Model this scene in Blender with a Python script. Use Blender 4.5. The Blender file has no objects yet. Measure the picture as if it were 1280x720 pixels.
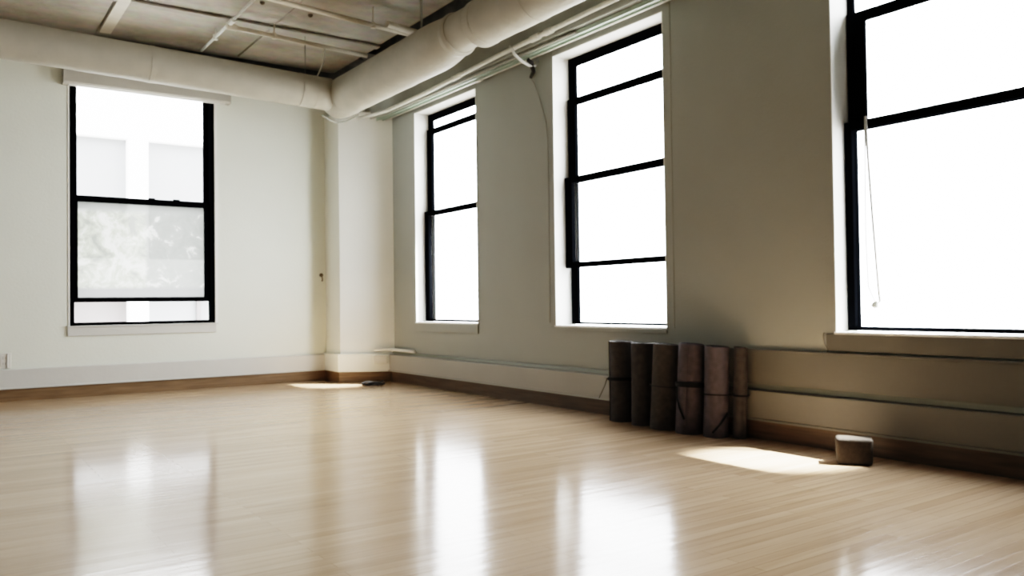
import bpy, bmesh, math, random
from mathutils import Vector, Matrix
random.seed(7)
S = bpy.context.scene
COL = S.collection
PI = math.pi

# ------------------------------------------------------------------ helpers
def link(name, bm, mat, parent=None, smooth=False, bevel=0.0, seg=2):
    me = bpy.data.meshes.new(name)
    bmesh.ops.recalc_face_normals(bm, faces=bm.faces)
    bm.to_mesh(me); bm.free()
    if smooth:
        for p in me.polygons: p.use_smooth = True
    o = bpy.data.objects.new(name, me)
    me.materials.append(mat)
    COL.objects.link(o)
    if parent is not None: o.parent = parent
    if bevel:
        m = o.modifiers.new('bevel', 'BEVEL'); m.width = bevel; m.segments = seg; m.limit_method = 'ANGLE'
    return o

def empty(name, loc=(0, 0, 0), rz=0.0):
    o = bpy.data.objects.new(name, None); COL.objects.link(o)
    o.location = loc; o.rotation_euler = (0, 0, rz); o.empty_display_size = 0.1
    return o

def tag(o, label, cat, group=None):
    o['label'] = label; o['category'] = cat
    if group: o['group'] = group
    return o

def struct(o):
    o['kind'] = 'structure'; return o

def box(bm, a, b):
    lo = [min(a[i], b[i]) for i in range(3)]; hi = [max(a[i], b[i]) for i in range(3)]
    v = [bm.verts.new((x, y, z)) for x in (lo[0], hi[0]) for y in (lo[1], hi[1]) for z in (lo[2], hi[2])]
    for f in ((0, 1, 3, 2), (4, 6, 7, 5), (0, 4, 5, 1), (2, 3, 7, 6), (0, 2, 6, 4), (1, 5, 7, 3)):
        bm.faces.new([v[i] for i in f])
    return v

def boxes(*bs):
    bm = bmesh.new()
    for a, b in bs: box(bm, a, b)
    return bm

def tube(bm, pts, r, n=12, caps=True):
    """swept circle through pts; r a number or one per point"""
    pts = [Vector(p) for p in pts]
    rs = r if isinstance(r, (list, tuple)) else [r] * len(pts)
    rings = []; ref = None
    for i, p in enumerate(pts):
        if i == 0: t = pts[1] - p
        elif i == len(pts) - 1: t = p - pts[i - 1]
        else: t = (pts[i + 1] - p).normalized() + (p - pts[i - 1]).normalized()
        t.normalize()
        if ref is None:
            ref = Vector((0, 0, 1)) if abs(t.z) < .9 else Vector((1, 0, 0))
        u = (ref - t * ref.dot(t)).normalized(); w = t.cross(u); ref = u
        rings.append([bm.verts.new(p + (u * math.cos(2 * PI * k / n) + w * math.sin(2 * PI * k / n)) * rs[i]) for k in range(n)])
    for a, b in zip(rings, rings[1:]):
        for k in range(n):
            bm.faces.new((a[k], a[(k + 1) % n], b[(k + 1) % n], b[k]))
    if caps:
        bm.faces.new(rings[0][::-1]); bm.faces.new(rings[-1])
    return bm

def extrude_profile(bm, prof, path):
    """prof: closed list of (p,q); path(p,q,i)-> list of two positions; makes a prism"""
    a = [bm.verts.new(path(p, q, 0)) for p, q in prof]
    b = [bm.verts.new(path(p, q, 1)) for p, q in prof]
    n = len(prof)
    for k in range(n): bm.faces.new((a[k], a[(k + 1) % n], b[(k + 1) % n], b[k]))
    bm.faces.new(a[::-1]); bm.faces.new(b)
    return bm

# ------------------------------------------------------------------ materials
def mat(name):
    m = bpy.data.materials.new(name); m.use_nodes = True
    nt = m.node_tree; nt.nodes.clear()
    out = nt.nodes.new('ShaderNodeOutputMaterial')
    return m, nt, out

def N(nt, t, **kw):
    n = nt.nodes.new(t)
    for k, v in kw.items():
        if k.startswith('_'): setattr(n, k[1:], v)
        else:
            n.inputs[k.replace('__', ' ')].default_value = v
    return n

def L(nt, a, ao, b, bi): nt.links.new(a.outputs[ao], b.inputs[bi])

def coords(nt, scale=(1, 1, 1)):
    g = N(nt, 'ShaderNodeNewGeometry'); mp = N(nt, 'ShaderNodeMapping')
    mp.inputs['Scale'].default_value = scale
    L(nt, g, 'Position', mp, 'Vector'); return mp

def mixc(nt, fac, c1, c2, blend='MIX'):
    m = nt.nodes.new('ShaderNodeMix'); m.data_type = 'RGBA'; m.blend_type = blend
    for sock, v in ((0, fac), (6, c1), (7, c2)):
        if isinstance(v, tuple) and hasattr(v[0], 'outputs'): nt.links.new(v[0].outputs[v[1]], m.inputs[sock])
        else: m.inputs[sock].default_value = v
    return m

def ramp(nt, src, out, stops):
    r = N(nt, 'ShaderNodeValToRGB'); e = r.color_ramp.elements
    while len(e) < len(stops): e.new(.5)
    for el, (p, c) in zip(e, stops): el.position = p; el.color = c
    L(nt, src, out, r, 'Fac'); return r

def G(v): return (v, v, v, 1)

def painted(name, c, rough=.7, var=.06, scale=3.0, bump=.02, bscale=60, spec=.3, metal=0.0):
    """flat paint with faint blotches and a light surface texture"""
    m, nt, out = mat(name)
    b = N(nt, 'ShaderNodeBsdfPrincipled', Roughness=rough, Metallic=metal)
    b.inputs['Specular IOR Level'].default_value = spec
    co = coords(nt)
    n1 = N(nt, 'ShaderNodeTexNoise', Scale=scale, Detail=4.0); L(nt, co, 0, n1, 'Vector')
    lo = tuple(x * (1 - var) for x in c[:3]) + (1,); hi = tuple(min(1, x * (1 + var)) for x in c[:3]) + (1,)
    r = ramp(nt, n1, 'Fac', [(.35, lo), (.65, hi)])
    L(nt, r, 'Color', b, 'Base Color')
    if bump:
        n2 = N(nt, 'ShaderNodeTexNoise', Scale=bscale, Detail=3.0); L(nt, co, 0, n2, 'Vector')
        bp = N(nt, 'ShaderNodeBump', Strength=.5, Distance=bump); L(nt, n2, 'Fac', bp, 'Height'); L(nt, bp, 'Normal', b, 'Normal')
    L(nt, b, 0, out, 0)
    return m

M = {}
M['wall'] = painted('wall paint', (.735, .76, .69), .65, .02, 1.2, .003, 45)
M['wall_dim'] = painted('shaded wall paint', (.33, .337, .302), .65, .025, 1.2, .003, 45)  # wall paint darkened; the shade of the window wall is in the colour
M['hidden_wall'] = painted('wall paint behind camera', (.16, .16, .155), .8, .02, 1.2, 0)
M['column'] = painted('lit wall paint', (.90, .915, .87), .6, .02, 1.2, .003, 45)  # wall paint lightened; window light on the column is in the colour
M['reveal'] = painted('white trim paint', (.83, .83, .80), .5, .02, 2, .002, 40)
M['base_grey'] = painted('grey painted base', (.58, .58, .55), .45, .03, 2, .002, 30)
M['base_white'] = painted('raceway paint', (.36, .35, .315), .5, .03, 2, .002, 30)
M['black'] = painted('black window metal', (.0022, .0026, .0034), .6, .1, 4, 0, spec=0.0)
M['duct'] = painted('painted duct wrap', (.42, .405, .345), .6, .05, 5, .012, 14, .3)
M['bulkhead'] = painted('bulkhead paint', (.29, .295, .26), .7, .08, 4, .004, 30)
M['pipe'] = painted('painted pipe', (.62, .57, .47), .45, .06, 8, .002, 60)
M['conduit'] = painted('pale conduit', (.66, .66, .60), .35, .08, 14, .003, 40, .5)
M['green'] = painted('green strut channel', (.33, .40, .33), .4, .08, 6, .002, 30, .5)
M['rubber'] = painted('black rubber', (.02, .018, .016), .6, .1, 10, 0)
M['strap'] = painted('black strap webbing', (.004, .004, .004), .8, .1, 30, 0)
M['panel'] = painted('shaded near base paint', (.15, .146, .128), .5, .03, 2, .002, 30)  # base paint darkened to put the near-end shade into its colour
M['strip'] = painted('grey green strip', (.22, .23, .195), .5, .03, 2, .002, 30)
M['plastic'] = painted('white plastic', (.70, .69, .64), .4, .01, 3, 0)
M['slot'] = painted('shadowed slot', (.42, .41, .38), .6, .02, 3, 0)
M['cord'] = painted('white cord', (.40, .385, .36), .6, .03, 20, 0)
M['cable'] = painted('grey cable', (.30, .30, .26), .6, .03, 20, 0)
M['blind'] = painted('grey blind case', (.47, .46, .42), .5, .02, 3, .001, 60)
M['rust'] = painted('dark hook metal', (.12, .10, .07), .5, .1, 30, 0, metal=.5)
M['mat_dark'] = painted('charcoal mat foam', (.062, .056, .053), .85, .12, 25, .003, 240, .2)
M['mat_brown'] = painted('brown charcoal mat foam', (.072, .064, .057), .85, .12, 25, .003, 240, .2)
M['mat_plum'] = painted('plum grey mat foam', (.088, .078, .086), .85, .10, 25, .003, 240, .2)
M['block'] = painted('dark cork foam', (.038, .031, .024), .7, .16, 60, .004, 180, .3)

def concrete():
    m, nt, out = mat('painted concrete ceiling')
    b = N(nt, 'ShaderNodeBsdfPrincipled', Roughness=.75); b.inputs['Specular IOR Level'].default_value = .25
    co = coords(nt, (.6, 1.2, 1)); n1 = N(nt, 'ShaderNodeTexNoise', Scale=1.6, Detail=6.0, Roughness=.6); L(nt, co, 0, n1, 'Vector')
    r = ramp(nt, n1, 'Fac', [(.3, (.30, .265, .205, 1)), (.5, (.40, .36, .285, 1)), (.72, (.47, .435, .36, 1))])
    co2 = coords(nt); n3 = N(nt, 'ShaderNodeTexNoise', Scale=9.0, Detail=5.0); L(nt, co2, 0, n3, 'Vector')
    mm = mixc(nt, .25, (r, 'Color'), (n3, 'Color'), 'OVERLAY')
    hs = N(nt, 'ShaderNodeHueSaturation', Saturation=.75); nt.links.new(mm.outputs[2], hs.inputs['Color'])
    L(nt, hs, 'Color', b, 'Base Color')
    bp = N(nt, 'ShaderNodeBump', Strength=.6, Distance=.03); L(nt, n3, 'Fac', bp, 'Height'); L(nt, bp, 'Normal', b, 'Normal')
    L(nt, b, 0, out, 0); return m
M['concrete'] = concrete()
M['cavity_lining'] = painted('dark cavity lining', (.17, .158, .135), .9, .2, 6, .01, 20)  # dark lining for the added shade cavity

def wood_floor():
    m, nt, out = mat('polished maple strip floor')
    b = N(nt, 'ShaderNodeBsdfPrincipled', IOR=1.5)
    b.inputs['Specular IOR Level'].default_value = .95
    co = coords(nt)
    br = N(nt, 'ShaderNodeTexBrick', Scale=1.0); br.offset = .37; br.offset_frequency = 2
    br.inputs['Color1'].default_value = (.45, .32, .212, 1); br.inputs['Color2'].default_value = (.55, .41, .285, 1)
    br.inputs['Mortar'].default_value = (.28, .18, .10, 1)
    br.inputs['Mortar Size'].default_value = .0011; br.inputs['Mortar Smooth'].default_value = .3
    br.inputs['Brick Width'].default_value = 1.15; br.inputs['Row Height'].default_value = .058; br.inputs['Bias'].default_value = 0
    L(nt, co, 0, br, 'Vector')
    cg = coords(nt, (1.6, 38, 1)); g1 = N(nt, 'ShaderNodeTexNoise', Scale=1.0, Detail=6.0, Roughness=.65); L(nt, cg, 0, g1, 'Vector')
    gr = ramp(nt, g1, 'Fac', [(.3, (.88, .865, .84, 1)), (.7, (1.06, 1.06, 1.06, 1))])
    m1 = mixc(nt, 1.0, (br, 'Color'), (gr, 'Color'), 'MULTIPLY')
    # occasional darker streaks and a few dark specks
    cs = coords(nt, (.9, 9, 1)); g2 = N(nt, 'ShaderNodeTexNoise', Scale=1.3, Detail=3.0); L(nt, cs, 0, g2, 'Vector')
    sr = ramp(nt, g2, 'Fac', [(.30, (.80, .76, .70, 1)), (.46, (1, 1, 1, 1))])
    m2 = nt.nodes.new('ShaderNodeMix'); m2.data_type = 'RGBA'; m2.blend_type = 'MULTIPLY'; m2.inputs[0].default_value = .7
    nt.links.new(m1.outputs[2], m2.inputs[6]); L(nt, sr, 'Color', m2, 7)
    nt.links.new(m2.outputs[2], b.inputs['Base Color'])
    rg = ramp(nt, g1, 'Fac', [(.3, G(.115)), (.7, G(.165))]); L(nt, rg, 'Color', b, 'Roughness')
    cw = coords(nt, (1.2, 14, 1)); w1 = N(nt, 'ShaderNodeTexNoise', Scale=1.0, Detail=2.0); L(nt, cw, 0, w1, 'Vector')
    bp = N(nt, 'ShaderNodeBump', Strength=.25, Distance=.0035); L(nt, w1, 'Fac', bp, 'Height')
    bp2 = N(nt, 'ShaderNodeBump', Strength=.2, Distance=.0006, _invert=True); L(nt, br, 'Fac', bp2, 'Height'); L(nt, bp, 'Normal', bp2, 'Normal')
    L(nt, bp2, 'Normal', b, 'Normal')
    L(nt, b, 0, out, 0); return m
M['floor'] = wood_floor()

def wood_base(name, c):
    m, nt, out = mat(name)
    b = N(nt, 'ShaderNodeBsdfPrincipled', Roughness=.4); b.inputs['Specular IOR Level'].default_value = .35
    co = coords(nt, (2.2, 2.2, 30)); n1 = N(nt, 'ShaderNodeTexNoise', Scale=1.5, Detail=5.0); L(nt, co, 0, n1, 'Vector')
    r = ramp(nt, n1, 'Fac', [(.3, tuple(x * .75 for x in c) + (1,)), (.7, tuple(x * 1.2 for x in c) + (1,))])
    L(nt, r, 'Color', b, 'Base Color'); L(nt, b, 0, out, 0); return m
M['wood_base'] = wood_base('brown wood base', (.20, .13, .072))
M['wood_base_right'] = wood_base('shaded brown wood base', (.09, .06, .036))  # same wood darkened, right-hand shade put into its colour

def glass():
    m, nt, out = mat('window glass')
    t = N(nt, 'ShaderNodeBsdfTransparent', Color=(.97, .98, .985, 1)); g = N(nt, 'ShaderNodeBsdfGlossy', Roughness=.02)
    fr = N(nt, 'ShaderNodeFresnel', IOR=1.35); mx = N(nt, 'ShaderNodeMixShader')
    L(nt, fr, 0, mx, 0); L(nt, t, 0, mx, 1); L(nt, g, 0, mx, 2); L(nt, mx, 0, out, 0); return m
M['glass'] = glass()

def film_glass():
    """the hazed, blotchy lower pane of the back window"""
    m, nt, out = mat('blotchy hazed glass')
    t = N(nt, 'ShaderNodeBsdfTransparent', Color=(.95, .97, .95, 1))
    tl = N(nt, 'ShaderNodeBsdfTranslucent'); df = N(nt, 'ShaderNodeBsdfDiffuse')
    co = coords(nt); sp = N(nt, 'ShaderNodeSeparateXYZ'); L(nt, co, 0, sp, 0)
    n1 = N(nt, 'ShaderNodeTexNoise', Scale=5.5, Detail=8.0, Roughness=.68, Distortion=.6); L(nt, co, 0, n1, 'Vector')
    # pale blotches on the left half, grey on the right half
    left = ramp(nt, n1, 'Fac', [(.36, (.38, .39, .35, 1)), (.48, (.62, .65, .53, 1)), (.58, (1, 1, .94, 1))])
    right = ramp(nt, n1, 'Fac', [(.3, (.36, .37, .35, 1)), (.56, (.46, .47, .44, 1)), (.64, (1, 1, .95, 1)), (.74, (.5, .51, .48, 1))])
    mr = N(nt, 'ShaderNodeMapRange'); mr.inputs['From Min'].default_value = 1.86; mr.inputs['From Max'].default_value = 1.90
    L(nt, sp, 'X', mr, 'Value')
    mx = mixc(nt, (mr, 0), (left, 'Color'), (right, 'Color'))
    # grey band along the bottom and a thin band near the top
    rb = N(nt, 'ShaderNodeMapRange'); rb.inputs['From Min'].default_value = 1.12; rb.inputs['From Max'].default_value = 1.16
    L(nt, sp, 'Z', rb, 'Value')
    m2 = mixc(nt, (rb, 0), (.34, .34, .34, 1), (mx, 2))
    rt = N(nt, 'ShaderNodeMapRange'); rt.inputs['From Min'].default_value = 1.93; rt.inputs['From Max'].default_value = 1.99
    L(nt, sp, 'Z', rt, 'Value')
    m3 = mixc(nt, (rt, 0), (m2, 2), (.45, .46, .44, 1))
    dk = mixc(nt, 1.0, (m3, 2), (FILM, FILM, FILM, 1), 'MULTIPLY')
    L(nt, dk, 2, tl, 'Color'); L(nt, dk, 2, df, 'Color')
    a1 = N(nt, 'ShaderNodeMixShader', Fac=.12); L(nt, tl, 0, a1, 1); L(nt, df, 0, a1, 2)
    a2 = N(nt, 'ShaderNodeMixShader', Fac=.965); L(nt, t, 0, a2, 1); L(nt, a1, 0, a2, 2)
    L(nt, a2, 0, out, 0); return m
FILM = .215
M['film'] = film_glass()
M['fac_white'] = painted('facade white', (.95, .95, .95), .8, .02, .6, 0)
M['fac_grey'] = painted('facade pane grey', (.205, .209, .216), .6, .03, .6, 0)
M['fac_pink'] = painted('facade pink grey brick', (.145, .132, .132), .8, .05, 2, 0)

# ------------------------------------------------------------------ room shell
XR, YB, ZC = 4.5, 9.65, 3.90          # right wall, back wall, ceiling
XL, YF = -2.6, -2.2
ZS, ZH = .715, 3.12                   # sill and head of the right-hand windows
RW = [(8.33, 7.015), (5.74, 4.385), (2.97, 1.62)]   # window openings along the right wall

bm = boxes(((XL, YF, -.12), (XR + .05, YB + .05, 0)))
struct(link('floor', bm, M['floor']))

bm = bmesh.new()                      # right wall, pierced by four openings
ys = sorted([YF - .15, YB + .3] + [v for w in RW for v in w])
for i in range(len(ys) - 1):
    y0, y1 = ys[i], ys[i + 1]
    if any(abs(y0 - w[1]) < 1e-6 for w in RW):
        box(bm, (XR, y0, 0), (XR + .225, y1, ZS)); box(bm, (XR, y0, ZH), (XR + .225, y1, ZC))
    else: box(bm, (XR, y0, 0), (XR + .225, y1, ZC))
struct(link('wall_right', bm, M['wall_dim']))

W1 = (1.13, 2.605, .735, 3.42)
ZB = 3.70                             # back wall cut short here; the slot above is added to read dark
bm = boxes(((XL, YB, 0), (W1[0], YB + .3, ZB)), ((W1[1], YB, 0), (XR, YB + .3, ZB)),
           ((W1[0], YB, 0), (W1[1], YB + .3, W1[2])), ((W1[0], YB, W1[3]), (W1[1], YB + .3, ZB)))
struct(link('wall_back', bm, M['wall']))
# added dark cavity above the back wall and bulkhead, for deep shade there
bm = boxes(((XL - .15, YB + .9, ZB - .1), (XR + .6, YB + 1.0, 4.9)), ((XL - .15, YB + .3, ZB - .1), (XR + .6, YB + .9, ZB)),
           ((XL - .15, YB + .25, 4.15), (XR + .6, YB + 1.0, 4.25)),
           ((3.80, YF - .15, 4.80), (XR + .6, YB + .95, 4.90)), ((XR + .3, YF - .15, ZC - .1), (XR + .6, YB + .95, 4.9)),
           ((3.80, YF - .15, 4.15), (4.17, YB + .95, 4.9)), ((3.80, YF - .3, ZC), (XR + .6, YF - .15, 4.9)))
struct(link('shade_cavity', bm, M['cavity_lining']))
struct(link('wall_left', boxes(((XL - .15, YF, 0), (XL, YB + .3, ZC))), M['hidden_wall']))
struct(link('wall_front', boxes(((XL - .15, YF - .15, 0), (XR, YF, ZC))), M['hidden_wall']))

# ceiling: cast panels with open joints between them
bm = boxes(((XL - .15, YF - .15, ZC + .02), (4.17, YB + .3, ZC + .25)))
xs = [XL - .1, -.62, 1.40, 2.93, 4.17]; yy = [YF - .1, .3, 2.4, 4.45, 6.55, 8.62, YB + .2]
for i in range(len(xs) - 1):
    for j in range(len(yy) - 1):
        dz = random.uniform(-.010, .010)
        box(bm, (xs[i] + .007, yy[j] + .010, ZC + dz), (xs[i + 1] - .007, yy[j + 1] - .010, ZC + .03))
struct(link('ceiling', bm, M['concrete']))
# flat strips cast against the ceiling
struct(link('trim_1', boxes(((1.41, 5.0, 3.865), (1.525, YB - .02, 3.895))), M['pipe'], bevel=.006))
struct(link('trim_2', boxes(((-2.4, 8.50, 3.872), (4.16, 8.60, 3.893))), M['concrete'], bevel=.006))

# corner column, its front face turned a little towards the room
CX0, CY0 = 3.73, 8.76
def column_prism(off, z0, z1):
    e = Vector((.555, -.33, 0)).normalized()
    n_ = Vector((e.y, -e.x, 0))                       # outward normal of the front face
    # front line shifted by off, cut at x = 3.945 - off and at x = 4.5
    p = Vector((3.945, 9.22, 0)) + n_ * off
    at = lambda x: p + e * ((x - p.x) / e.x)
    A_, B_ = at(3.945 - off), at(XR + .02)
    prof = [(3.945 - off, YB + .02), (A_.x, A_.y), (B_.x, B_.y), (XR + .02, YB + .02)]
    return extrude_profile(bmesh.new(), prof, lambda p_, q, k: (p_, q, (z0, z1)[k]))
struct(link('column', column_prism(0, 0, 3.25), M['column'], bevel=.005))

# bulkhead that runs above the right-hand windows
struct(link('trim_3', boxes(((4.28, YF, 3.175), (XR + .01, 9.2, 3.42))), M['bulkhead'], bevel=.006))

# ------------------------------------------------------------------ baseboards and wall boxes
def prism_y(prof, y0, y1):            # profile in (x,z) run along y
    return extrude_profile(bmesh.new(), prof, lambda p, q, i: (p, (y0, y1)[i], q))
def prism_x(prof, x0, x1):            # profile in (y,z) run along x
    return extrude_profile(bmesh.new(), prof, lambda p, q, i: ((x0, x1)[i], p, q))

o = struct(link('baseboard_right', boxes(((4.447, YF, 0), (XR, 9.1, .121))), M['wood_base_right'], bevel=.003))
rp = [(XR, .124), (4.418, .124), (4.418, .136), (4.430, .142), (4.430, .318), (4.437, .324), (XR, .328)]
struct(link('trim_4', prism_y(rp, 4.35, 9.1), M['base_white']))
struct(link('trim_10', prism_y(rp, YF, 4.35), M['panel']))  # near stretch of the same raceway, its shade painted in
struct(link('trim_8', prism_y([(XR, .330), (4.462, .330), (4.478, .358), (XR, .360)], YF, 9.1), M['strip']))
# thin cover panel with a lipped top, from behind the mats towards the camera
struct(link('trim_5', boxes(((4.482, YF, .352), (XR, 4.12, .575)), ((4.470, YF, .575), (XR, 4.12, .590))), M['panel'], bevel=.003))

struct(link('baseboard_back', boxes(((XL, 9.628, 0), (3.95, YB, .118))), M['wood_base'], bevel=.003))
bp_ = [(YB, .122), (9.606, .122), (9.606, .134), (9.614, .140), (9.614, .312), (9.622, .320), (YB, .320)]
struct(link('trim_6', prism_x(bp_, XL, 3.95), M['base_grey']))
# the same base wrapped round the column
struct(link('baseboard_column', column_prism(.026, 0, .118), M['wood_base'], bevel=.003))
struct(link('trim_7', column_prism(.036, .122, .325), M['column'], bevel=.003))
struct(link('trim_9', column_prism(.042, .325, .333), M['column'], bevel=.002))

# ------------------------------------------------------------------ windows
def mapper(kind, a0):
    if kind == 'R': return lambda u, v, d: (XR + d, a0 - u, v)
    return lambda u, v, d: (a0 + u, YB + d, v)

def ring(P, u0, u1, v0, v1, wl, wr, wb, wt, d0, d1):
    bm = bmesh.new()
    box(bm, P(u0, v0, d0), P(u0 + wl, v1, d1)); box(bm, P(u1 - wr, v0, d0), P(u1, v1, d1))
    box(bm, P(u0 + wl, v0, d0), P(u1 - wr, v0 + wb, d1)); box(bm, P(u0 + wl, v1 - wt, d0), P(u1 - wr, v1, d1))
    return bm

def pane(P, u0, u1, v0, v1, d, parent, m='glass'):
    bm = bmesh.new()
    vs = [bm.verts.new(P(*c)) for c in ((u0, v0, d), (u1, v0, d), (u1, v1, d), (u0, v1, d))]
    bm.faces.new(vs)
    return link('pane', bm, M[m], parent)

def window_right(idx, y_far, y_near, up_top, meet, low_bot, apron):
    W = y_far - y_near
    P = mapper('R', y_far)
    root = struct(empty('window_%d' % idx, (XR, (y_far + y_near) / 2, ZS)))
    inv = Matrix.Translation(-root.location)
    def add(name, bm, m, par=root, **kw):
        o = link(name, bm, M[m], par, **kw)
        if par is root: o.matrix_parent_inverse = inv
        return o
    # white lining of the opening
    bm = bmesh.new()
    box(bm, P(0, ZS, -.004), P(.006, ZH, .18)); box(bm, P(W - .006, ZS, -.004), P(W, ZH, .18))
    box(bm, P(.006, ZH - .006, 0), P(W - .006, ZH, .18)); box(bm, P(.006, ZS, 0), P(W - .006, ZS + .005, .18))
    add('reveal_lining', bm, 'reveal')
    # flat casing, sill board and apron on the wall face
    bm = bmesh.new()
    box(bm, P(-.060, ZS, -.003), P(0, ZH + .05, 0)); box(bm, P(W, ZS, -.003), P(W + (.078 if idx > 2 else .02), ZH + .05, 0))
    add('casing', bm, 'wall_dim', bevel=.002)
    bm = bmesh.new(); box(bm, P(-.005, ZS - .012, -.016), P(W + .002, ZS + .004, 0))
    add('window_sill', bm, 'reveal', bevel=.003)
    bm = bmesh.new(); box(bm, P(-.06, apron, -.014), P(W + .004, ZS - .012, 0))
    add('apron', bm, 'wall_dim' if idx < 4 else 'panel', bevel=.002)  # nearest apron takes the darkened paint in place of shade
    fr = add('window_frame', ring(P, .0, W, .724, ZH, .10 if idx < 4 else .045, .10, .022, .085, .175, .205), 'black', bevel=.003)
    # glass of the strip above the lowered upper sash
    pane(P, .09, W - .09, up_top - .03, ZH - .08, .192, fr).matrix_parent_inverse = inv
    up = add('upper_sash', ring(P, .015, W - .015, meet - .05, up_top, .105 if idx < 4 else .115, .105, .052, .064, .150, .184), 'black', bevel=.003)
    pane(P, .11, W - .11, meet, up_top - .06, .167, up).matrix_parent_inverse = inv
    lo = add('lower_sash', ring(P, .008, W - .008, low_bot, meet + .004, .096 if idx < 4 else .05, .088, .026 if low_bot < .8 else .05, .054, .112, .148), 'black', bevel=.003)
    pane(P, .09, W - .09, low_bot + .02, meet - .045, .130, lo).matrix_parent_inverse = inv
    if low_bot > .8:
        pane(P, .09, W - .09, .74, low_bot + .03, .192, fr).matrix_parent_inverse = inv
    for s in (fr, up, lo):
        for c in s.children: c.matrix_parent_inverse = Matrix.Identity(4)
    return root

window_right(2, RW[0][0], RW[0][1], 2.935, 1.982, .724, .612)
window_right(3, RW[1][0], RW[1][1], 2.742, 2.030, 1.225, .675)
window_right(4, RW[2][0], RW[2][1], 2.692, 2.006, .724, .603)

def window_back():
    u0, u1, v0, v1 = W1
    P = lambda u, v, d: (u, YB + d, v)
    root = struct(empty('window_1', ((u0 + u1) / 2, YB, v0)))
    inv = Matrix.Translation(-root.location)
    def add(name, bm, m, **kw):
        o = link(name, bm, M[m], root, **kw); o.matrix_parent_inverse = inv; return o
    fr = add('window_frame', ring(P, u0, u1, v0 + .002, v1, .042, .050, .036, .05, -.004, .10), 'black', bevel=.003)
    lp = bmesh.new(); box(lp, P(u1 + .001, v0, -.010), P(u1 + .030, v1, 0)); box(lp, P(u0 - .016, v0, -.008), P(u0 - .001, v1, 0))
    add('casing', lp, 'reveal', bevel=.002)
    s0, s1 = u0 + .030, u1 - .030
    up = add('upper_sash', ring(P, s0, s1, 2.050, v1 - .01, .048, .075, .06, .10, .060, .092), 'black', bevel=.003)
    pane(P, s0 + .04, s1 - .06, 2.10, v1 - .10, .078, up)
    lo = add('lower_sash', ring(P, s0, s1, .985, 2.118, .050, .080, .050, .068, .020, .055), 'black', bevel=.003)
    pane(P, s0 + .04, s1 - .07, 1.03, 2.06, .038, lo, 'film')
    for x in (1.94, 2.20):
        bm = bmesh.new(); box(bm, P(x - .035, 2.118, .022), P(x + .035, 2.132, .052)); link('sash_latch', bm, M['black'], lo, bevel=.004)
    pane(P, u0 + .04, u1 - .05, v0 + .03, 1.0, .085, fr)
    bm = bmesh.new(); box(bm, P(u0 - .035, .727, -.034), P(u1 + .03, .739, 0)); add('window_sill', bm, 'base_grey', bevel=.003)
    bm = bmesh.new(); box(bm, P(u0 - .025, .632, -.020), P(u1 + .01, .727, 0)); add('apron', bm, 'base_grey', bevel=.004)
window_back()

# ------------------------------------------------------------------ blind over the back window
t = tag(empty('roller_blind', (1.915, YB, 3.26)), 'pale grey roller blind case rolled up across the top of the back window', 'blind')
bm = prism_x([(9.648 - YB, 0.0), (9.545 - YB, 0.0), (9.53 - YB, .018), (9.53 - YB, .165), (9.545 - YB, .185), (9.648 - YB, .185)], -.845, .845)
link('blind_case', bm, M['blind'], t)
link('hem_bar', boxes(((-.80, -.07, -.012), (.80, -.045, .004))), M['base_grey'], t, bevel=.003)
for s in (-1, 1): link('end_cap', boxes(((s * .845, -.124, -.003), (s * .853, -.002, .188))), M['blind'], t, bevel=.002)

# ------------------------------------------------------------------ ducts under the ceiling
def wobble_tube(pts, r, n=40, amp=.004, step=.12):
    """long wrapped duct: resample, with a slight unevenness of the wrap"""
    a, b = Vector(pts[0]), Vector(pts[1]); k = max(2, int((b - a).length / step))
    P_ = [a.lerp(b, i / k) for i in range(k + 1)]
    return P_, [r + random.uniform(-amp, amp) for _ in P_]

def band(bm, p, d, r, w):
    p = Vector(p); d = Vector(d).normalized(); tube(bm, [p - d * w / 2, p + d * w / 2], r, 40)

t = tag(empty('air_duct', (0, 8.5, 3.2)), 'thick beige wrapped duct running along the back wall above the left window', 'duct', )
loc = Vector(t.location)
A, B = Vector((-2.45, 8.5, 3.40)), Vector((3.53, 8.5, 3.241))
pts, rs = wobble_tube((A - loc, B - loc), .174, amp=.0015)
bm = bmesh.new(); tube(bm, pts, rs, 40); link('duct_wrap', bm, M['duct'], t, smooth=True)
for x in (-.6, 1.70, 3.20, 3.36):
    bm = bmesh.new(); k = (x - A.x) / (B.x - A.x); band(bm, A.lerp(B, k) - loc, B - A, .1775, .045 if x < 3 else .03)
    link('joint_band', bm, M['duct'], t, bevel=.002)
for x in (-1.4, 3.30):
    k = (x - A.x) / (B.x - A.x); p = A.lerp(B, k) - loc
    for s in (-1, 1):
        if x > 0 and s < 0: continue
        bm = bmesh.new(); tube(bm, [p + Vector((0, s * .10, .13)), p + Vector((0, s * .10, 3.905 - loc.z - p.z))], .005, 8)
        link('hanger_rod', bm, M['bulkhead'], t)

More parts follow.
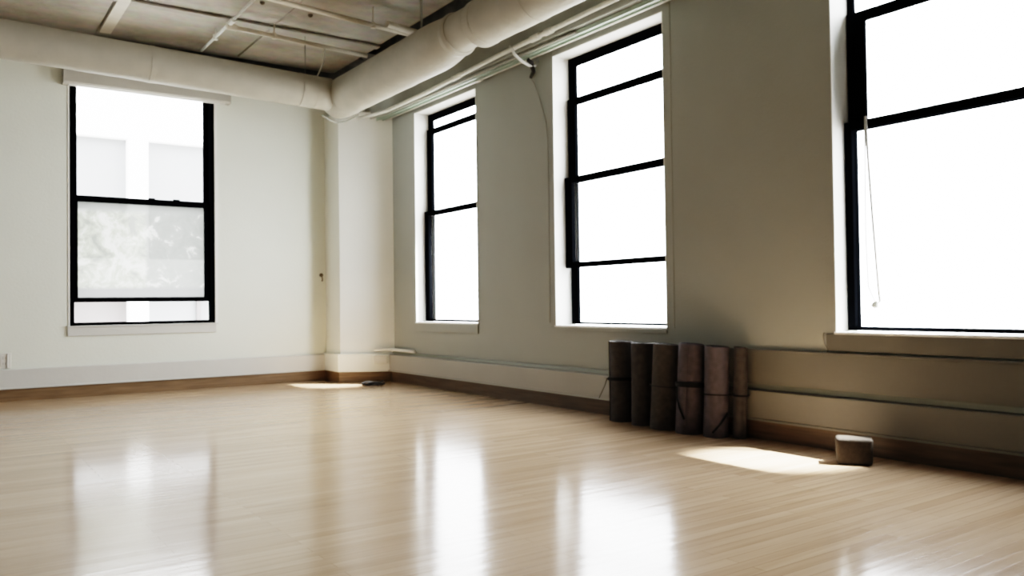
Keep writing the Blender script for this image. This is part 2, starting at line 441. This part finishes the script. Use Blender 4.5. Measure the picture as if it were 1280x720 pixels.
t = tag(empty('air_duct', (3.70, 6.0, 3.2)), 'fat beige wrapped duct running from the corner towards the camera above the right windows', 'duct')
loc = Vector(t.location)
A, B = Vector((3.70, 8.70, 3.232)), Vector((3.70, 6.45, 3.238))
P_, R_ = wobble_tube((A - loc, B - loc), .214, amp=.002)
R_[0] = .150; P_.insert(1, P_[0].lerp(P_[1], .35)); R_.insert(1, .204)
for dy, dz, rr in ((-.12, .002, .210), (-.24, .008, .198), (-.36, .016, .182), (-.48, .024, .167), (-.66, .026, .165), (-.80, .024, .165)):
    P_.append(B - loc + Vector((0, dy, dz))); R_.append(rr)
bm = bmesh.new(); tube(bm, P_, R_, 44); link('duct_wrap', bm, M['duct'], t, smooth=True)
A2, B2 = Vector((3.70, 5.68, 3.243)), Vector((3.70, YF + .2, 3.25))
P_, R_ = wobble_tube((A2 - loc, B2 - loc), .192, amp=.002)
bm = bmesh.new(); tube(bm, P_, R_, 44); link('duct_wrap', bm, M['duct'], t, smooth=True)
bm = bmesh.new(); band(bm, Vector((3.70, 5.63, 3.243)) - loc, (0, 1, 0), .197, .10); link('joint_band', bm, M['duct'], t, bevel=.01)
bm = bmesh.new(); band(bm, Vector((3.70, 4.92, 3.245)) - loc, (0, 1, 0), .1965, .05); link('joint_band', bm, M['duct'], t, bevel=.002)
bm = bmesh.new(); band(bm, Vector((3.70, 8.36, 3.233)) - loc, (0, 1, 0), .2175, .04); link('joint_band', bm, M['duct'], t, bevel=.002)
# loose edge of the wrap at the joint
bm = bmesh.new()
c0 = Vector((3.70, 6.08, 3.256)) - loc
tube(bm, [c0, c0 + Vector((0, -.05, 0)), c0 + Vector((0, -.085, .002))], [.186, .190, .178], 44)
link('wrap_flap', bm, M['duct'], t)
for y in (6.62, 3.9):
    bm = bmesh.new(); tube(bm, [Vector((3.66, y, 3.42)) - loc, Vector((3.66, y, 3.905)) - loc], .011, 8)
    link('hanger_rod', bm, M['bulkhead'], t)
# sling bracket under the corner of the two ducts
bm = bmesh.new()
tube(bm, [(3.50, 8.62, 3.035), (3.60, 8.66, 3.000), (3.70, 8.70, 2.985), (3.80, 8.66, 3.01), (3.93, 8.60, 3.085)], .008, 8)
for v_ in bm.verts: v_.co -= loc
link('duct_sling', bm, M['cable'], t)

# ------------------------------------------------------------------ pipes on the ceiling
def pipe_thing(name, label, pts, r, m, fittings=(), hangers=(), group=None, drop=None):
    p0 = Vector(pts[0]); t = tag(empty(name, p0), label, 'pipe', group)
    if drop:
        bm = bmesh.new(); tube(bm, [Vector(p) - p0 for p in drop], .008, 8); link('drop_cord', bm, M['conduit'], t, smooth=True)
    bm = bmesh.new(); tube(bm, [Vector(p) - p0 for p in pts], r, 12); link('pipe_run', bm, M[m], t, smooth=True)
    for a, b, rr in fittings:
        bm = bmesh.new(); tube(bm, [Vector(a) - p0, Vector(b) - p0], rr, 14); link('coupling', bm, M[m], t, smooth=False, bevel=.003)
    for h, zt in hangers:
        bm = bmesh.new(); tube(bm, [Vector(h) - p0, (h[0] - p0.x, h[1] - p0.y, zt - p0.z)], .007, 8)
        tube(bm, [Vector((h[0], h[1], h[2] - .028)) - p0, Vector((h[0], h[1], h[2] + .028)) - p0], .027, 12)
        link('pipe_hanger', bm, M[m], t)
    return t
pipe_thing('ceiling_pipe', 'thin pale pipe under the ceiling running from near the camera to the back duct',
           [(2.42, 9.45, 3.79), (2.43, 3.2, 3.79)], .015, 'conduit', [((2.425, 8.42, 3.79), (2.425, 8.24, 3.79), .026)], [((2.425, 8.9, 3.79), 3.89), ((2.428, 5.8, 3.79), 3.89)])
pipe_thing('ceiling_pipe', 'pale pipe under the ceiling nearest the back duct, ending above the corner',
           [(2.40, 8.40, 3.765), (3.99, 8.50, 3.745)], .024, 'pipe', [((2.40, 8.40, 3.765), (2.50, 8.406, 3.764), .032)], [((2.9, 8.43, 3.759), 3.89)], drop=[(3.47, 8.47, 3.735), (3.475, 8.47, 3.64), (3.46, 8.48, 3.57), (3.40, 8.50, 3.43)])
pipe_thing('ceiling_pipe', 'pale pipe under the ceiling second from the back duct, with a coupling at its end',
           [(-1.5, 6.78, 3.715), (3.98, 7.46, 3.70)], .024, 'pipe', [((3.66, 7.33, 3.715), (4.05, 7.41, 3.71), .034)], [((3.55, 7.41, 3.70), 3.885), ((.6, 7.04, 3.71), 3.885)])
for (x, y, lab) in ((3.133, 8.008, 'tiny dark anchor fitting in the ceiling between the two pale pipes'),
                    (2.609, 7.922, 'tiny dark anchor fitting in the ceiling beside the pipe that runs to the back duct')):
    bm = bmesh.new(); tube(bm, [(0, 0, .012), (0, 0, -.008), (.004, 0, -.022)], [.026, .024, .012], 12)
    o = link('ceiling_anchor', bm, M['rust']); o.location = (x, y, ZC); tag(o, lab, 'ceiling anchor')
# ------------------------------------------------------------------ conduits along the bulkhead
def line(name, label, pts, r, m, cat='conduit', fit=(), group=None):
    p0 = Vector(pts[0]); t = tag(empty(name, p0), label, cat, group)
    bm = bmesh.new(); tube(bm, [Vector(p) - p0 for p in pts], r, 12); link('conduit_run', bm, M[m], t, smooth=True)
    for a, b, rr in fit:
        bm = bmesh.new(); tube(bm, [Vector(a) - p0, Vector(b) - p0], rr, 12); link('coupling', bm, M[m], t, bevel=.002)
    return t
line('electrical_conduit', 'bright pale conduit along the lower edge of the bulkhead, outermost of the bundle',
     [(4.10, 9.0, 3.142), (4.17, 8.78, 3.145), (4.225, 8.5, 3.148), (4.245, 7.6, 3.165), (4.25, 6.2, 3.212), (4.252, 4.9, 3.235), (4.255, 1.5, 3.255)], .021, 'conduit',
     fit=[((4.2475, 7.05, 3.184), (4.248, 6.9, 3.189), .028), ((4.251, 5.72, 3.221), (4.251, 5.60, 3.223), .030), ((4.252, 5.52, 3.2245), (4.252, 5.42, 3.226), .030)])
line('electrical_conduit', 'slim pale conduit on the underside of the bulkhead, next to the bright outer one',
     [(4.22, 8.9, 3.14), (4.275, 8.6, 3.142), (4.305, 7.5, 3.148), (4.31, 6.05, 3.155), (4.32, 5.2, 3.155)], .014, 'cable')
line('electrical_conduit', 'thin grey conduit on the underside of the bulkhead, nearest the window heads',
     [(4.435, 9.05, 3.152), (4.435, 5.4, 3.155), (4.435, 1.2, 3.155)], .012, 'conduit', fit=[((4.435, 6.9, 3.153), (4.435, 6.8, 3.153), .018)])
o = link('strut_channel', boxes(((4.335, 1.0, 3.150), (4.405, 9.05, 3.172)), ((4.335, 1.0, 3.138), (4.343, 9.05, 3.150)), ((4.397, 1.0, 3.138), (4.405, 9.05, 3.150))), M['green'], bevel=.002)
tag(o, 'long grey green strut channel fixed under the bulkhead between the pale conduits', 'channel')

t = tag(empty('cable_clamp', (4.30, 5.95, 3.15)), 'pale hook shaped clamp hanging from the conduits left of the window above the mats', 'clamp')
bm = bmesh.new()
tube(bm, [(-.075, .06, .085), (-.075, .03, .06), (-.06, .01, .0), (.0, -.01, -.055), (.08, -.02, -.085), (.15, -.02, -.075), (.185, -.02, -.03)], [.009, .013, .014, .014, .013, .011, .008], 10)
link('clamp_strap', bm, M['base_grey'], t, smooth=True)
bm = bmesh.new(); tube(bm, [(.06, -.02, -.03), (.10, -.03, -.06), (.165, .03, -.115), (.175, .09, -.155)], [.016, .022, .02, .012], 10)
link('clamp_grip', bm, M['rubber'], t, smooth=True)

bm = bmesh.new()
cp = [(4.478, 6.055, 3.01), (4.488, 6.0, 2.93), (4.492, 5.95, 2.82), (4.492, 5.88, 2.66), (4.492, 5.84, 2.54), (4.492, 5.815, 2.38), (4.492, 5.812, 1.9), (4.492, 5.815, 1.3), (4.492, 5.82, .74)]
tube(bm, cp, .0035, 8)
o = link('hanging_cable', bm, M['cable'], smooth=True); tag(o, 'thin grey cable dropping from the hook shaped clamp down the right wall', 'cable')

# ------------------------------------------------------------------ pull cord on the nearest window
t = tag(empty('pull_cord', (4.585, 2.80, 1.99)), 'thin white looped pull cord hanging in front of the large right window', 'cord')
bm = bmesh.new(); tube(bm, [(0, 0, .03), (0, -.01, -.2), (0, -.03, -.55), (0, -.062, -1.02), (0, -.068, -1.09)], .008, 8)
tube(bm, [(0, .004, .03), (.004, .012, -.3), (.004, .016, -.7), (.003, .005, -1.0), (0, -.045, -1.105), (0, -.068, -1.09)], .0045, 6)
link('cord_loop', bm, M['cord'], t, smooth=True)
bm = bmesh.new(); tube(bm, [(0, -.045, -1.085), (0, -.04, -1.10), (0, -.034, -1.118), (0, -.03, -1.128)], [.008, .016, .023, .008], 10)
link('pull_knob', bm, M['cable'], t, smooth=True)
# small wire beside the apron of that window
bm = bmesh.new(); tube(bm, [(4.488, 3.045, .712), (4.482, 3.05, .69), (4.482, 3.045, .65), (4.486, 3.03, .62), (4.487, 3.02, .594)], .004, 8)
o = link('loose_wire', bm, M['cable'], smooth=True); tag(o, 'short curved wire on the wall at the left end of the right window apron', 'wire')

# ------------------------------------------------------------------ outlet, hook, junction box
t = tag(empty('wall_outlet', (.50, YB, .405)), 'white double wall outlet low on the back wall at the left edge of the frame', 'outlet')
link('cover_plate', boxes(((-.115, -.010, -.078), (.105, 0, .078))), M['plastic'], t, bevel=.004)
for x in (-.055, .045):
    s = link('socket', boxes(((x - .034, -.015, -.058), (x + .034, -.009, .058))), M['plastic'], t, bevel=.006)
    for z in (-.028, .028):
        link('slot', boxes(((x - .013, -.0165, z - .012), (x - .007, -.0148, z + .012)), ((x + .007, -.0165, z - .012), (x + .013, -.0148, z + .012))), M['slot'], s)
link('cord_clip', boxes(((.066, -.024, -.07), (.078, -.009, .074))), M['base_grey'], t, bevel=.004)

t = tag(empty('wall_hook', (3.885, YB, 1.265), PI / 2), 'tiny dark hook on the back wall in the shade of the corner column', 'hook')
bm = bmesh.new(); tube(bm, [(0, 0, .03), (-.012, 0, .03)], .024, 12); link('hook_plate', bm, M['rust'], t)
bm = bmesh.new(); tube(bm, [(-.01, 0, .02), (-.035, 0, .0), (-.045, 0, -.03), (-.03, 0, -.045)], .008, 8); link('hook_arm', bm, M['rust'], t, smooth=True)

t = tag(empty('junction_box', (4.352, 8.962, .265), math.atan2(-.33, .555)), 'small white junction box on the base of the corner column', 'box')
link('box_body', boxes(((-.085, -.05, -.055), (.085, 0, .058))), M['column'], t, bevel=.006)
link('box_cover', boxes(((-.078, -.055, -.048), (.078, -.049, .051))), M['plastic'], t, bevel=.003)
bm = bmesh.new(); tube(bm, [(4.28, 8.99, .385), (4.41, 8.91, .385), (4.45, 8.86, .383), (4.465, 8.66, .38), (4.465, 8.32, .378)], .018, 10)
o = link('wall_pipe', bm, M['reveal'], smooth=True); tag(o, 'short white pipe bending round the inner corner above the junction box', 'pipe')

# ------------------------------------------------------------------ yoga mats standing against the wall
def roll_mesh(R, H, th, turn0, seg=44, inner=.014):
    bm = bmesh.new()
    turns = (R - inner) / (th * 1.12); n = int(turns * seg)
    rows = []
    for i in range(n + 1):
        a = turn0 - (turns * 2 * PI) * (1 - i / n)
        ro = inner + (R - inner) * i / n
        ri = max(.004, ro - th)
        wob = .0015 * math.sin(3 * a + i * .01)
        zt = H + .003 * math.sin(i * .045) + .005 * (i / n) * math.sin(a)
        zb = 0.0
        bulge = .0
        col = []
        for (r_, z_) in ((ro, zb), (ro, H * .30), (ro, H * .62), (ro, zt), (ri, zt), (ri, zb)):
            r2 = r_ + wob + (.0025 * math.sin(z_ * 9 + a) if 0 < z_ < H * .9 else 0)
            col.append(bm.verts.new((r2 * math.cos(a), r2 * math.sin(a), z_)))
        rows.append(col)
    for a, b in zip(rows, rows[1:]):
        for k in range(6): bm.faces.new((a[k], b[k], b[(k + 1) % 6], a[(k + 1) % 6]))
    bm.faces.new(rows[0][::-1]); bm.faces.new(rows[-1])
    return bm

def strap_ring(R, z, w, tilt=0.0, lump=True):
    bm = bmesh.new(); n = 40; rows = []
    for k in range(n):
        a = 2 * PI * k / n; zz = z + tilt * math.cos(a - 4.0)
        rows.append([bm.verts.new((r * math.cos(a), r * math.sin(a), zz + dz)) for r, dz in ((R + .001, -w / 2), (R + .008, -w / 2), (R + .008, w / 2), (R + .001, w / 2))])
    for k in range(n):
        a, b = rows[k], rows[(k + 1) % n]
        for q in range(4): bm.faces.new((a[q], b[q], b[(q + 1) % 4], a[(q + 1) % 4]))
    return bm

def ribbon(bm, pts, w, th=.0035):
    """flat strap end through pts"""
    pts = [Vector(p) for p in pts]; rows = []
    for i, p in enumerate(pts):
        t_ = (pts[min(i + 1, len(pts) - 1)] - pts[max(i - 1, 0)]).normalized()
        out = Vector((p.x, p.y, 0)).normalized(); side = t_.cross(out).normalized()
        rows.append([bm.verts.new(p + side * s * w / 2 + out * o_ * th) for s, o_ in ((-1, 0), (1, 0), (1, 1), (-1, 1))])
    for a, b in zip(rows, rows[1:]):
        for k in range(4): bm.faces.new((a[k], b[k], b[(k + 1) % 4], a[(k + 1) % 4]))
    bm.faces.new(rows[0][::-1]); bm.faces.new(rows[-1]); return bm

# camera azimuth helpers in plan: direction from a mat to the camera and the screen-right direction
def plan(x, y):
    d = Vector((-x, -y, 0)).normalized(); return d, Vector((-d.y, d.x, 0))   # right as the camera sees it

MATS = [  # x, y, R, H, material, lean (screen right +), yaw of the spiral end, label
    (4.325, 4.712, .096, .612, 'mat_dark', .000, 2.4, 'charcoal rolled yoga mat at the left end of the row, strap tail hanging loose'),
    (4.318, 4.468, .094, .606, 'mat_dark', .010, 4.2, 'charcoal rolled yoga mat without visible strap, second from the left end'),
    (4.300, 4.232, .113, .606, 'mat_brown', .055, 5.0, 'thick brown charcoal rolled yoga mat leaning slightly, in the middle of the row'),
    (4.283, 3.985, .098, .618, 'mat_plum', .055, 3.6, 'plum grey rolled yoga mat with a wide black strap round its middle'),
    (4.312, 3.768, .088, .606, 'mat_plum', .030, 4.4, 'plum grey rolled yoga mat with a thin diagonal strap, beside the wide strapped one'),
    (4.380, 3.622, .050, .604, 'mat_dark', .030, 4.9, 'slim charcoal rolled yoga mat at the right end of the row'),
]
mats = []
for (x, y, R, H, m, lean, t0, lab) in MATS:
    t = tag(empty('yoga_mat', (x, y, .001)), lab, 'yoga mat', 'rolled yoga mats standing against the wall')
    link('mat_roll', roll_mesh(R, H, .0085, t0), M[m], t, smooth=False)
    d, r = plan(x, y)
    if lean: t.rotation_mode = 'QUATERNION'; t.rotation_quaternion = Matrix.Rotation(lean, 3, -d).to_quaternion() if False else Matrix.Rotation(-lean, 3, d).to_quaternion()
    mats.append((t, R, d, r))
def on(i, ang, z, off=.004):          # a point on the roll, ang measured from the camera side towards screen right
    t, R, d, r = mats[i]; v = d * math.cos(ang) + r * math.sin(ang); return v * (R + off) + Vector((0, 0, z))
# left end mat: strap and a tail that sticks out to the left
link('strap', strap_ring(mats[0][1], .325, .024, .004), M['strap'], mats[0][0])
t, R, d, r = mats[0]
bm = bmesh.new(); ribbon(bm, [on(0, -1.1, .327), -r * (R + .012) + d * .01 + Vector((0, 0, .325)), -r * (R + .03) + d * .01 + Vector((0, 0, .27)), -r * (R + .075) + d * .01 + Vector((0, 0, .175))], .016)
link('strap_tail', bm, M['strap'], t)
bm = bmesh.new(); tube(bm, [-r * (R + .006) + Vector((0, 0, .33)), -r * (R + .034) + Vector((0, 0, .336))], [.008, .006], 8); link('strap_toggle', bm, M['cable'], t)
# wide strapped mat
link('strap', strap_ring(mats[3][1], .335, .034, .008), M['strap'], mats[3][0])
bm = bmesh.new(); ribbon(bm, [on(3, -1.15, .33), on(3, -1.05, .24), on(3, -.75, .18), on(3, -.35, .105)], .013); link('strap_tail', bm, M['strap'], mats[3][0])
# thin diagonal strap
link('strap', strap_ring(mats[4][1], .285, .008, .004), M['strap'], mats[4][0])
bm = bmesh.new(); ribbon(bm, [on(4, .9, .17), on(4, .62, .135), on(4, .2, .085), on(4, -.25, .035)], .012); link('strap_tail', bm, M['strap'], mats[4][0])
link('strap', strap_ring(mats[5][1], .285, .012, .0), M['strap'], mats[5][0])
link('strap', strap_ring(mats[2][1], .31, .006, .0), M['rubber'], mats[2][0])

# ------------------------------------------------------------------ yoga block
t = tag(empty('yoga_block', (4.185, 2.665, .001), math.radians(-55)), 'small dark rounded yoga block lying alone on the sunlit floor near the wall', 'yoga block')
bm = bmesh.new(); v = box(bm, (-.098, -.065, 0), (.098, .065, .148))
for vert in bm.verts:
    if vert.co.z < .01: vert.co.x *= .94; vert.co.y *= .95
bmesh.ops.bevel(bm, geom=bm.edges[:], offset=.022, segments=4, profile=.6, affect='EDGES')
link('block_body', bm, M['block'], t, smooth=True)

# ------------------------------------------------------------------ coiled bundle by the column
t = tag(empty('coiled_strap', (4.03, 8.52, .0)), 'low dark coiled strap lying on the floor before the corner column', 'strap')
bm = bmesh.new(); pts = []
for k in range(150):
    a = k * .22; rr = .062 + .040 * (k / 150) + .012 * math.sin(k * .9)
    pts.append((rr * math.cos(a) * 1.15, rr * math.sin(a) * .9, 0.012 + .040 * (.5 + .5 * math.sin(k * .37)) * (k / 150) + .004))
tube(bm, pts, .0085, 8); link('coil', bm, M['rubber'], t, smooth=True)
bm = bmesh.new(); tube(bm, [(.10, .02, .012), (.125, -.01, .018), (.14, -.03, .026)], [.010, .013, .011], 8); link('strap_end', bm, M['rubber'], t, smooth=True)

# ------------------------------------------------------------------ the building across the street, seen through the back window
t = tag(empty('building', (3.0, 15.0, -6)), 'pale office building across the street behind the back window', 'building')
YFc = 0.0
def fb(name, m, *bs, **kw): return link(name, boxes(*bs), M[m], t, **kw)
fb('wall', 'fac_white', ((-9, .30, 0), (2.6, 1.0, 11.4)), ((-9, 0, 9.78), (2.6, .3, 11.4)), ((-9, .0, 7.10), (2.6, .3, 7.75)))
fb('parapet', 'fac_grey', ((-9, -.05, 10.75), (-.6, 0, 10.95)))
for x0 in (-7.05, -5.05, -3.05, -.37, 1.65):
    if x0 == -3.05: x0 = -2.60
    fb('pier', 'fac_white', ((x0, -.06, 0), (x0 + .31, .3, 9.8)))
xsp = [-7.05, -5.05, -2.60, -.37, 1.65]
for a, b in zip(xsp, xsp[1:]):
    w = fb('window', 'fac_grey', ((a + .31, .16, 7.75), (b, .30, 9.78)))
    fb('window', 'fac_pink' if a == -2.60 else 'fac_grey', ((a + .31, .16, 5.6), (b, .30, 7.10)))
    link('mullion', boxes((((a + b + .31) / 2 - .03, .10, 5.6), ((a + b + .31) / 2 + .03, .16, 7.10))), M['fac_pink'], t)

# ------------------------------------------------------------------ light
SKY = 16.0
w = bpy.data.worlds.new('overcast'); S.world = w; w.use_nodes = True
nt = w.node_tree; nt.nodes.clear()
out = nt.nodes.new('ShaderNodeOutputWorld'); bg = N(nt, 'ShaderNodeBackground', Strength=SKY)
tc = N(nt, 'ShaderNodeTexCoord'); sp = N(nt, 'ShaderNodeSeparateXYZ'); L(nt, tc, 'Generated', sp, 0)
r = ramp(nt, sp, 'Z', [(0.0, (.42, .41, .39, 1)), (.02, (.80, .81, .82, 1)), (.35, (.98, 1.0, 1.02, 1)), (1.0, (1.05, 1.08, 1.12, 1))])
mr = N(nt, 'ShaderNodeMapRange'); mr.inputs['From Min'].default_value = -.3; mr.inputs['From Max'].default_value = 1
L(nt, sp, 'Z', mr, 'Value'); L(nt, mr, 0, r, 'Fac')
L(nt, r, 'Color', bg, 'Color'); L(nt, bg, 0, out, 0)

def portal(loc, rot, sx, sy):
    l = bpy.data.lights.new('sky_portal', 'AREA'); l.shape = 'RECTANGLE'; l.size = sx; l.size_y = sy; l.cycles.is_portal = True
    o = bpy.data.objects.new('sky_portal', l); COL.objects.link(o); o.location = loc; o.rotation_euler = rot
for a, b in RW: portal((XR + .23, (a + b) / 2, (ZS + ZH) / 2), (0, PI / 2, 0), ZH - ZS, a - b)
portal(((W1[0] + W1[1]) / 2, YB + .28, (W1[2] + W1[3]) / 2), (-PI / 2, 0, 0), W1[1] - W1[0], W1[3] - W1[2])

def sunbeam(target, d, dist, power, half, blend):
    l = bpy.data.lights.new('sunbeam', 'SPOT'); l.energy = power; l.spot_size = 2 * half; l.spot_blend = blend
    l.shadow_soft_size = .06; l.color = (1.0, .97, .92)
    o = bpy.data.objects.new('sunbeam', l); COL.objects.link(o)
    d = Vector(d).normalized(); o.location = Vector(target) + d * dist
    o.rotation_euler = (-d).to_track_quat('-Z', 'Y').to_euler()
sunbeam((3.97, 3.03, 0), (1, -1, 2.0), 11, 105000, math.radians(2.4), 1.0)
sunbeam((3.72, 9.0, 0), (1, -1, 1.55), 11, 70000, math.radians(2.4), 1.0)

# ------------------------------------------------------------------ camera
F_, CXp, CYp = 1024.0, 640.0, 360.0
VY, VX = (-78, 388), (2100, 360)
Yc = Vector((VY[0] - CXp, VY[1] - CYp, F_)).normalized()
Xc = Vector((VX[0] - CXp, VX[1] - CYp, F_)).normalized(); Xc = (Xc - Yc * Xc.dot(Yc)).normalized()
Zc = Xc.cross(Yc)
right = Vector((Xc[0], Yc[0], Zc[0])); down = Vector((Xc[1], Yc[1], Zc[1])); fwd = Vector((Xc[2], Yc[2], Zc[2]))
cam = bpy.data.cameras.new('camera'); co = bpy.data.objects.new('camera', cam); COL.objects.link(co)
m4 = Matrix.Identity(4)
for i in range(3): m4[i][0] = right[i]; m4[i][1] = -down[i]; m4[i][2] = -fwd[i]
m4[0][3], m4[1][3], m4[2][3] = 0, 0, .92
co.matrix_world = m4
cam.sensor_width = 36; cam.lens = F_ / 1280 * 36; cam.clip_start = .05; cam.clip_end = 200
S.camera = co

S.view_settings.view_transform = 'Filmic'; S.view_settings.look = 'High Contrast'
S.view_settings.exposure = 0.35; S.view_settings.gamma = 1.0
c = S.cycles
c.pixel_filter_type = 'BLACKMAN_HARRIS'; c.filter_width = 2.3
c.use_denoising = True; c.sample_clamp_indirect = 8; c.max_bounces = 14; c.diffuse_bounces = 7; c.glossy_bounces = 4; c.transparent_max_bounces = 12
c.caustics_reflective = False; c.caustics_refractive = False
